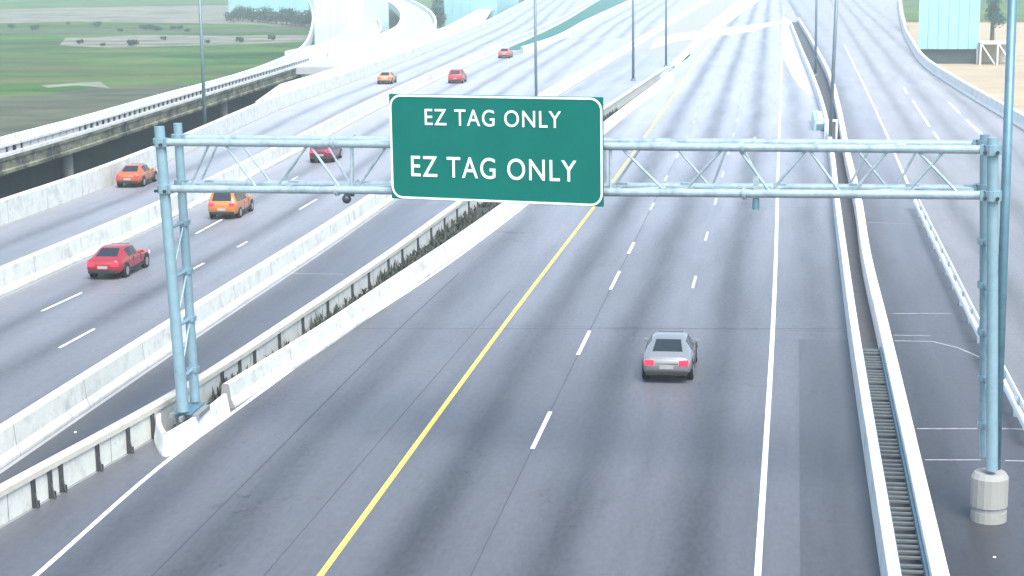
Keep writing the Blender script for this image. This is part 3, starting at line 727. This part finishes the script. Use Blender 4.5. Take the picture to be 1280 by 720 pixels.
PM = mat('grey blue pole', (.13, .19, .22), .5, .3, var=.1)
light_pole(P(257, 172), 14.2, .16, .12, 'thin grey light pole behind the left gantry legs, by the outermost wall', lean=.05, m=PM)
light_pole(P(671, 190), 14.4, .13, .09, 'thin light pole rising from behind the green sign', m=PM)
light_pole(P(791.5, 101), 14.3, .17, .12, 'thin light pole at the median right of the sign, nearer of two', m=PM)
light_pole(P(832.5, 84), 14.3, .16, .11, 'faint light pole at the far end of the white median rails', m=PM)
light_pole(P(1019, 95), 14.2, .18, .12, 'faint light pole farther along the right median, left of its neighbour', m=PM)
light_pole(P(1037, 185), 14.3, .15, .13, 'thin dark light pole rising between the right median parapets', lean=.4, m=PM)
pr = Vector((rf[0].x+.16, rf[0].y+.5, 0))
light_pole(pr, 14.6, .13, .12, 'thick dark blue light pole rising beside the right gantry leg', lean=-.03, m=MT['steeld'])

# ------------------------------------------------------------------ left viaduct and ramps
vn = [(-260, 268), (-120, 230), (0, 197), (100, 168), (200, 137), (300, 106), (345, 92), (385, 79)]
vpath = catmull([P(x, y) for x, y in vn], 8)
far = [(-260, 245), (-120, 208), (0, 172), (100, 146), (200, 118), (290, 94), (340, 77), (375, 60), (388, 40), (391, 15), (386, 0)]
fpath = catmull([P(x, y, .9) for x, y in far], 8)
fpath = [Vector((p.x, p.y, 0)) for p in fpath]
via = thing('ramp_viaduct', (vpath[10].x, vpath[10].y, 0), 0, 'long low curving ramp viaduct on the left with slotted white parapet and stained dark girder', 'viaduct')
def vunder(bm, name, m, smooth=False): return under(link(name, bm, m, smooth=smooth), via)
# deck between near path and far path (nearest matching points)
bm = bmesh.new(); uvl = bm.loops.layers.uv.verify(); n = 60; prev = None
def along(path, t):
    L_ = [0]
    for i in range(1, len(path)): L_.append(L_[-1]+(path[i]-path[i-1]).length)
    s = t*L_[-1]
    for i in range(1, len(path)):
        if L_[i] >= s: break
    f = (s-L_[i-1])/max(1e-6, L_[i]-L_[i-1]); return path[i-1].lerp(path[i], min(1, f))
fcut = [p for p in fpath if p.y < P(385, 50).y]
for i in range(n+1):
    a = along(vpath, i/n); b = along(fcut, i/n)
    q = [bm.verts.new(v) for v in ((a.x, a.y, .0), (b.x, b.y, .0), (b.x, b.y, -.35), (a.x, a.y, -.35))]
    if prev:
        for k in range(4): bm.faces.new((prev[k], prev[(k+1) % 4], q[(k+1) % 4], q[k]))
    prev = q
bmesh.ops.recalc_face_normals(bm, faces=list(bm.faces))
vunder(bm, 'deck', mat('pale ramp paving', (.34, .35, .36), .8, var=.1, scale=.3))
bm = bmesh.new(); extrude(bm, vpath, [(.0, -1.35), (.0, -.02), (.32, -.02), (.32, -.28), (.24, -.34), (.24, -1.0), (.36, -1.1), (.36, -1.35)]); vunder(bm, 'girder', MT['dirtyc'])
bm = bmesh.new(); extrude(bm, vpath, [(-.08, 0), (-.08, .28), (.3, .28), (.3, 0)]); vunder(bm, 'kerb', MT['concw'])
bm = bmesh.new(); extrude(bm, vpath, [(-.05, .78), (-.05, .98), (.28, .98), (.28, .78)]); vunder(bm, 'top_rail', MT['concw'])
bm = bmesh.new(); extrude(bm, vpath, [(-.08, .29), (-.08, .77), (-.04, .77), (-.04, .29)]); vunder(bm, 'slot_shade', mat('painted slot shade', (.03, .035, .04), .8))  # dark panel added behind the slots to stand for their shade
tot = sum((vpath[i+1]-vpath[i]).length for i in range(len(vpath)-1)); k = 0
d = 1.0
while d < tot:
    p = along(vpath, d/tot); q = along(vpath, min(1, (d+.5)/tot)); dr = (q-p).normalized() if (q-p).length > 1e-6 else dr; rr_ = Matrix.Rotation(math.atan2(dr.y, dr.x), 3, 'Z')
    nn = Vector((dr.y, -dr.x, 0)); px_ = K(p)[0]; wdt = 1.35 if 28 < px_ < 100 or px_ < 5 else .7
    bm = bmesh.new(); box(bm, (p.x+nn.x*.12, p.y+nn.y*.12, .53), (wdt, .14, .5), rr_); d += 1.7; vunder(bm, 'baluster', MT['concw'])
bm = bmesh.new(); extrude(bm, fpath, [(-.2, -1.2), (-.2, .87), (-.17, .9), (.17, .9), (.2, .87), (.2, -1.2)]); vunder(bm, 'far_parapet', MT['concw'])
for px, py in ((-130, 236), (90, 171), (285, 111)):
    p = P(px, py); bm = bmesh.new(); tube(bm, (p.x-1.0, p.y+1.0, ZG), (p.x-1.0, p.y+1.0, -1.3), .5, n=16); vunder(bm, 'column', MT['conc'], True)
# wall added under the ramp, coloured dark for the shade there
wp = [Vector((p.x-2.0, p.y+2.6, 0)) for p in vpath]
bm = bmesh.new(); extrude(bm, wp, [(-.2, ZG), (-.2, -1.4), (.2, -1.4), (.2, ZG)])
tag(link('shade_wall', bm, MT['underpass_shade']), 'added dark wall standing in for the shade beneath the left ramp viaduct', 'wall')
tag(poly('underpass_shade_ground', [(P(-330, 420).x, P(-330, 420).y)]+[(p.x, p.y) for p in wp]+[(B1(p.y), p.y) for p in reversed(wp[::4])]+[(B1(70), 70)], MT['underpass_shade'], ZG+.04), kind='structure')  # ground coloured dark for the shade under the ramp

def ramp(pts, w, label, m=None, z=0.0, h=1.0):
    path = catmull([P(x, y, z) for x, y in pts], 8)
    t = thing('curved_ramp', (path[0].x, path[0].y, z), 0, label, 'ramp')
    def u(bm, nm, mm): 
        o = link(nm, bm, mm); o.parent = t; o.matrix_parent_inverse = Matrix.Translation(-t.location); return o
    bm = bmesh.new(); extrude(bm, path, [(-w/2, -1.0), (-w/2, .015), (w/2, .015), (w/2, -1.0)]); u(bm, 'deck', mat('ramp paving', (.36, .38, .40), .8, var=.1, scale=.3))
    for s in (-1, 1):
        bm = bmesh.new(); extrude(bm, [p for p in path], [(s*w/2-.22, -1.1), (s*w/2-.22, h), (s*w/2+.22, h), (s*w/2+.22, -1.1)]); u(bm, 'parapet', MT['concw'])
    for f in (.3, .6, .9):
        p = along(path, f); bm = bmesh.new(); tube(bm, (p.x, p.y, ZG), (p.x, p.y, z-1.0), .8, n=14); u(bm, 'column', MT['conc'])
    return t
ramp([(385, 72), (425, 62), (448, 50), (456, 34), (448, 18), (425, 6)], 7, 'pale ramp curling left in front of the ice blue block at top left', z=0.03)
ramp([(392, 84), (455, 66), (500, 50), (522, 34), (516, 15), (490, 0), (450, -10)], 8, 'larger pale ramp looping left at the top, right of the ice blue block', z=0.06)

# ------------------------------------------------------------------ far buildings
def block(name, px0, px1, ytop_m, ybase, depth, m, label, base_h, cat='building', zb=ZG):
    a = P(px0, ybase, zb); b = P(px1, ybase, zb); w = (b-a).length; c = (a+b)/2
    t = thing(name, (c.x, c.y, zb), math.atan2((b-a).y, (b-a).x), label, cat)
    bm = bmesh.new(); box(bm, (0, depth/2, base_h+(ytop_m-base_h)/2), (w, depth, ytop_m-base_h)); link('cladding', bm, m, t)
    bm = bmesh.new(); box(bm, (0, depth/2+.3, base_h/2), (w-.6, depth-.6, base_h)); link('open_base', bm, MT['darkbase'], t)
    bm = bmesh.new(); 
    for k in range(1, 6): box(bm, (-w/2+w*k/6, -.06, base_h+(ytop_m-base_h)/2), (.12, .1, ytop_m-base_h-.4))
    link('panel_ribs', bm, m, t)
    bm = bmesh.new(); box(bm, (0, depth/2, ytop_m+.15), (w+.6, depth+.6, .3)); link('roof_edge', bm, MT['concw'], t)
    for k in (-1, 1):
        bm = bmesh.new(); box(bm, (k*(w/2-.25), -.15, (base_h)/2), (.4, .25, base_h)); link('corner_post', bm, MT['concw'], t)
    return t
block('warehouse', 1147, 1223, 14, 80, 25, MT['teal'], 'pale blue clad warehouse with dark open base beyond the right-hand barrier', 2.8)
block('warehouse', 394, 456, 14, 64, 18, MT['tealw'], 'ice blue block with dark base between the curling ramps at top left', 1.6)
block('warehouse', 556, 622, 12, 38, 20, MT['teal'], 'pale blue clad block behind the far left barrier at top centre', .8)
block('warehouse', 286, 392, 13, 17, 40, MT['teal'], 'long pale blue warehouse behind the row of trees at top left', .5)
# tan shed with bracing right of the warehouse
a = P(1226, 82, ZG); b = P(1262, 82, ZG)
t = thing('loading_shed', (a.x, a.y, ZG), 0, 'small off-white open shed with slanted braces right of the blue warehouse', 'shed')
w = (b-a).length
bm = bmesh.new(); box(bm, (w*.6, 5, 4.0), (w*1.2, 8, .3)); link('roof', bm, MT['concw'], t)
bm = bmesh.new(); box(bm, (w*.6, 9, 2), (w*1.2, .3, 3.9)); link('back_wall', bm, mat('beige render', (.5, .45, .38), .9), t)
for k in range(3):
    bm = bmesh.new(); box(bm, (w*.6*k, 1.2, 1.92), (.25, .25, 3.84)); link('post', bm, MT['white'], t)
for k in range(2):
    bm = bmesh.new(); tube(bm, (w*.6*k+.2, 1.0, 3.8), (w*.6*k+w*.5, 1.0, .2), .12, n=6); link('brace', bm, MT['white'], t)

# ------------------------------------------------------------------ trees and shrubs
def tree_mesh(h, rad, seed, nl, lo=.25, leaf=.35):
    rnd = random.Random(seed); bt = bmesh.new(); bl = bmesh.new()
    tube(bt, (0, 0, 0), (rnd.uniform(-.1, .1), 0, h*.55), h*.035, h*.018, 8)
    cl = []
    for k in range(9):
        an = rnd.uniform(0, 6.28); rr = rad*rnd.uniform(.2, .65); z = h*rnd.uniform(lo+.1, .85)
        c = Vector((rr*math.cos(an), rr*math.sin(an), z)); cl.append((c, rad*rnd.uniform(.35, .6)))
        tube(bt, (0, 0, h*rnd.uniform(.2, .45)), c, h*.012, h*.006, 5)
    for _ in range(nl):
        c, r = rnd.choice(cl); v = Vector((rnd.gauss(0, 1), rnd.gauss(0, 1), rnd.gauss(0, .8))).normalized()*r*rnd.uniform(.4, 1.05)
        p = c+v; s = leaf*rnd.uniform(.5, 1.2); q = Matrix.Rotation(rnd.uniform(0, 6.28), 3, Vector((rnd.uniform(-1, 1), rnd.uniform(-1, 1), rnd.uniform(-1, 1))).normalized())
        bl.faces.new([bl.verts.new(p+q@Vector(w_)) for w_ in ((-s, 0, 0), (0, -s*.6, 0), (s, 0, 0), (0, s*.6, 0))])
    return bt, bl
def make_tree(pc, h, rad, seed, nl, label, group, name='broadleaf_tree', m='leaf', cat='tree', leaf=.35):
    bt, bl = tree_mesh(h, rad, seed, nl, leaf=leaf)
    t = thing(name, (pc.x, pc.y, ZG), 0, label, cat, group)
    link('trunk', bt, MT['bark'], t); link('crown', bl, MT[m], t); return t
protos = [make_tree(P(292, 28, ZG), 4.5, 3.4, 1, 900, 'dark rounded tree in the row in front of the long blue warehouse', 'trees in a row before the long blue warehouse')]
for k in range(1, 17):
    f = k/16; px = 292+f*96; py = 25+f*9
    if k < 3: t = make_tree(P(px, py, ZG), 4.5, 3.4, k+1, 900, 'dark rounded tree in the row in front of the long blue warehouse', 'trees in a row before the long blue warehouse'); protos.append(t)
    else:
        src = protos[k % 3]; t = src.copy(); COL.objects.link(t); p = P(px, py, ZG); t.location = (p.x, p.y, ZG); s = random.uniform(.75, 1.15); t.scale = (s, s, s); t.rotation_euler = (0, 0, k*1.3)
        for ch in list(src.children): c_ = ch.copy(); COL.objects.link(c_); c_.parent = t
    if k == 16: t['label'] = 'dark rounded tree in the row in front of the long blue warehouse'
make_tree(P(544, 40, ZG), 15, 3.2, 31, 2600, 'tall blue-green tree left of the pale blue block at top centre', None, m='leaft')
make_tree(P(550, 38, ZG), 7, 2.2, 33, 900, 'short dark bush-like tree at the foot of the tall blue-green tree', None)
make_tree(P(1240, 55, ZG), 16, 3.6, 32, 2600, 'tall blue-green tree behind the shed at top right', None, m='leaft')
sh = [(14, 36), (43, 38), (85, 31), (122, 34), (180, 37), (188, 37), (196, 39), (216, 37), (225, 37), (235, 40), (205, 50), (300, 53), (150, 40), (165, 58), (100, 55), (129, 58), (260, 54), (340, 50)]
p0 = None
for k, (px, py) in enumerate(sh):
    p = P(px, py, ZG)
    if p0 is None: p0 = make_tree(p, 1.5, 1.3, 50, 260, 'small dark shrub scattered on the pale field strip beyond the green grass', 'shrubs on the pale field strip', 'shrub', cat='shrub', leaf=.3)
    else:
        t = p0.copy(); COL.objects.link(t); t.location = p; s = random.uniform(.5, 1.2); t.scale = (s*1.3, s, s); t.rotation_euler = (0, 0, k)
        for ch in list(p0.children): c_ = ch.copy(); COL.objects.link(c_); c_.parent = t

# ------------------------------------------------------------------ cars
def make_car(paint, label, suv=False):
    L_, Wd, Hh = 4.6, 1.82, (1.68 if suv else 1.45)
    t = thing('car', (0, 0, 0), 0, label, 'car', None)
    # stations along y (rear -> front): (y, half width bottom, z bottom, z belt, belt half width, z top, roof half width)
    if suv: st = [(-2.3, .74, .45, .92, .78, 1.02, .72), (-2.2, .84, .32, .98, .86, 1.12, .76), (-1.95, .89, .26, 1.0, .9, 1.56, .66), (-1.5, .9, .24, 1.0, .91, 1.66, .67), (-.6, .91, .22, .98, .91, 1.68, .69), (.3, .91, .22, .96, .91, 1.62, .67), (1.05, .9, .23, .95, .9, 1.08, .74), (1.5, .89, .26, .93, .88, .99, .72), (2.05, .86, .3, .84, .84, .9, .66), (2.28, .74, .36, .66, .74, .74, .56)]
    else: st = [(-2.3, .72, .42, .80, .76, .92, .66), (-2.18, .84, .32, .88, .85, 1.0, .74), (-1.7, .88, .26, .93, .88, 1.06, .73), (-1.05, .9, .23, .94, .9, 1.38, .6), (-.4, .91, .21, .93, .91, 1.45, .62), (.25, .91, .21, .92, .91, 1.40, .61), (.98, .9, .22, .91, .9, 1.02, .72), (1.45, .89, .25, .87, .88, .93, .70), (2.05, .85, .3, .78, .83, .84, .64), (2.28, .72, .36, .62, .72, .7, .55)]
    def ring(s): 
        y, wb, zb, zl, wl, zt, wt = s
        return [(-wb*.8, y, zb), (-wb, y, zb+.12), (-wl, y, (zb+zl)/2+.05), (-wl*.985, y, zl), (-wt, y, zt-.03), (-wt*.75, y, zt), (wt*.75, y, zt), (wt, y, zt-.03), (wl*.985, y, zl), (wl, y, (zb+zl)/2+.05), (wb, y, zb+.12), (wb*.8, y, zb)]
    bm = bmesh.new(); rings = [[bm.verts.new(c) for c in ring(s)] for s in st]
    n = 12
    for i in range(len(st)-1):
        for k in range(n): bm.faces.new((rings[i][k], rings[i][(k+1) % n], rings[i+1][(k+1) % n], rings[i+1][k]))
    bm.faces.new(rings[0]); bm.faces.new(rings[-1]); bmesh.ops.recalc_face_normals(bm, faces=list(bm.faces))
    bmesh.ops.bevel(bm, geom=list(bm.edges), offset=.04, segments=3, affect='EDGES')
    link('body', bm, paint, t, True)
    def quad(name, i0, i1, k0, k1, ins=.07, out=.012):
        a = [Vector(ring(st[i0])[k0]), Vector(ring(st[i0])[k1]), Vector(ring(st[i1])[k1]), Vector(ring(st[i1])[k0])]
        c = sum(a, Vector())/4; a = [v+(c-v).normalized()*ins for v in a]; nn = (a[1]-a[0]).cross(a[3]-a[0]).normalized()
        if nn.dot(c-Vector((0, c.y*.3, .6))) < 0: nn = -nn
        bm = bmesh.new(); f = [bm.verts.new(v+nn*out) for v in a]; g = [bm.verts.new(v-nn*.02) for v in a]
        bm.faces.new(f)
        for q in range(4): bm.faces.new((f[q], f[(q+1) % 4], g[(q+1) % 4], g[q]))
        bmesh.ops.recalc_face_normals(bm, faces=list(bm.faces)); link(name, bm, MT['glass'], t)
    if suv:
        quad('rear_window', 1, 2, 5, 6, -.02, .02); quad('windscreen', 5, 6, 5, 6, -.0)
        for k in (3, 7):
            quad('side_window', 2, 3, k, k+1); quad('side_window', 3, 4, k, k+1, .06); quad('side_window', 4, 5, k, k+1, .06)
    else:
        quad('rear_window', 2, 3, 5, 6, .0); quad('windscreen', 5, 6, 5, 6, .0)
        for k in (3, 7):
            quad('side_window', 3, 4, k, k+1, .07); quad('side_window', 4, 5, k, k+1, .07)
    for sx in (-1, 1):
        for wy in (-1.38, 1.4):
            w_ = bpy.data.objects.new('wheel', None); COL.objects.link(w_); w_.parent = t; w_.location = (sx*.80, wy, .33)
            bm = bmesh.new(); tube(bm, (-.13, 0, 0), (.13, 0, 0), .33, n=20); link('tyre', bm, MT['tyre'], w_, False)
            bm = bmesh.new(); tube(bm, (sx*.10, 0, 0), (sx*.135, 0, 0), .21, n=14); link('rim', bm, MT['rim'], w_)
            bm = bmesh.new(); tube(bm, (sx*.885, wy, .36), (sx*.905, wy, .36), .41, n=22); link('wheel_arch', bm, MT['trim'], t)
        bm = bmesh.new(); box(bm, (sx*.62, -2.27, (.9 if suv else .78)), (.34, .12, .2)); bevel(bm, .03); link('tail_light', bm, MT['tail'], t)
        bm = bmesh.new(); box(bm, (sx*.6, 2.2, .66), (.34, .16, .14)); bevel(bm, .03); link('headlight', bm, MT['head'], t)
        bm = bmesh.new(); box(bm, (sx*.95, .72, .96), (.16, .09, .12)); bevel(bm, .03); link('mirror', bm, paint, t)
    for sx in (-1, 1):
        for yy in (-.42, .62): 
            bm = bmesh.new(); box(bm, (sx*.905, yy, .62), (.02, .022, .56)); link('door_seam', bm, MT['trim'], t)
        bm = bmesh.new(); box(bm, (sx*.91, 0.05, .30), (.03, 2.3, .1)); bevel(bm, .01); link('sill', bm, MT['trim'], t)
        for yy in (-.25, .8):
            bm = bmesh.new(); box(bm, (sx*.915, yy-.6 if yy < 0 else yy-.9, .80), (.03, .16, .03)); link('door_handle', bm, MT['rim'], t)
    bm = bmesh.new(); box(bm, (0, -2.285, (.84 if suv else .74)), (.85, .03, .03)); link('boot_seam', bm, MT['trim'], t)
    bm = bmesh.new(); box(bm, (0, -2.315, .62), (.5, .02, .14)); link('number_plate', bm, MT['plate'], t)
    bm = bmesh.new(); box(bm, (0, -2.27, .4), (1.5, .12, .16)); bevel(bm, .03); link('bumper', bm, MT['trim'], t)
    return t
def heading(line, y): 
    return -math.atan2(line(y+4)-line(y-4), 8)
def place(t, px, py, line):
    p = P(px, py); t.location = (p.x, p.y, .008); t.rotation_euler = (0, 0, heading(line, p.y))
place(make_car(carpaint('silver paint', (.20, .215, .23)), 'dark silver car with lit red tail lights driving alone on the main carriageway'), 838, 462, lambda y: (YEL(y)+WHR(y))/2)
place(make_car(carpaint('red paint', (.32, .02, .025)), 'red car on the left carriageway beside the barrier, left of the gantry legs'), 150, 340, B2)
place(make_car(carpaint('orange paint', (.50, .17, .04)), 'orange tall car just right of the left gantry legs on the left carriageway', True), 290, 268, B2)
place(make_car(carpaint('dark orange paint', (.42, .11, .03)), 'burnt orange car in the outer lane left of the gantry legs'), 172, 230, B1)
place(make_car(carpaint('dark purple red paint', (.12, .012, .03)), 'dark purple-red car on the left carriageway seen just above the truss', True), 408, 200, B2)
place(make_car(carpaint('amber paint', (.55, .26, .10)), 'amber car in the outer lane just above the top left corner of the sign'), 484, 104, B1)
place(make_car(carpaint('bright red paint', (.42, .04, .035)), 'bright red car above the sign on the far left carriageway', True), 572, 103, B2)
place(make_car(carpaint('coral paint', (.5, .12, .09)), 'farthest coral red car on the left carriageway, near the dark green gap'), 632, 72, B2)
# litter
for px, py, s, lb in ((88, 604, .07, 'small pale scrap of litter on the dirty shoulder by the parapet'), (94, 541, .05, 'tiny white litter on the dark strip behind the parapet'), (1243, 697, .04, 'tiny white litter on the right shoulder in front of the pedestal')):
    bm = bmesh.new(); bmesh.ops.create_icosphere(bm, subdivisions=2, radius=s)
    for v in bm.verts: v.co *= random.uniform(.7, 1.2); v.co.z *= .5
    bmesh.ops.translate(bm, verts=bm.verts, vec=(0, 0, s*.4)); o = link('litter', bm, MT['white'], loc=P(px, py)); tag(o, lb, 'litter')

# ------------------------------------------------------------------ haze
bm = bmesh.new(); box(bm, (0, 1800, (19-7.2)/2), (5400, 4400, 19+7.2))
hz = link('haze', bm); tag(hz, kind='stuff', label='pale blue-white haze over the whole highway')
m = bpy.data.materials.new('haze'); m.use_nodes = True; N = m.node_tree.nodes; N.remove(N['Principled BSDF'])
pv = N.new('ShaderNodeVolumePrincipled'); pv.inputs['Color'].default_value = (.86, 1, .985, 1); pv.inputs['Density'].default_value = .0005; pv.inputs['Anisotropy'].default_value = .2
m.node_tree.links.new(pv.outputs[0], N['Material Output'].inputs['Volume']); hz.data.materials.append(m)
S.cycles.volume_bounces = 1
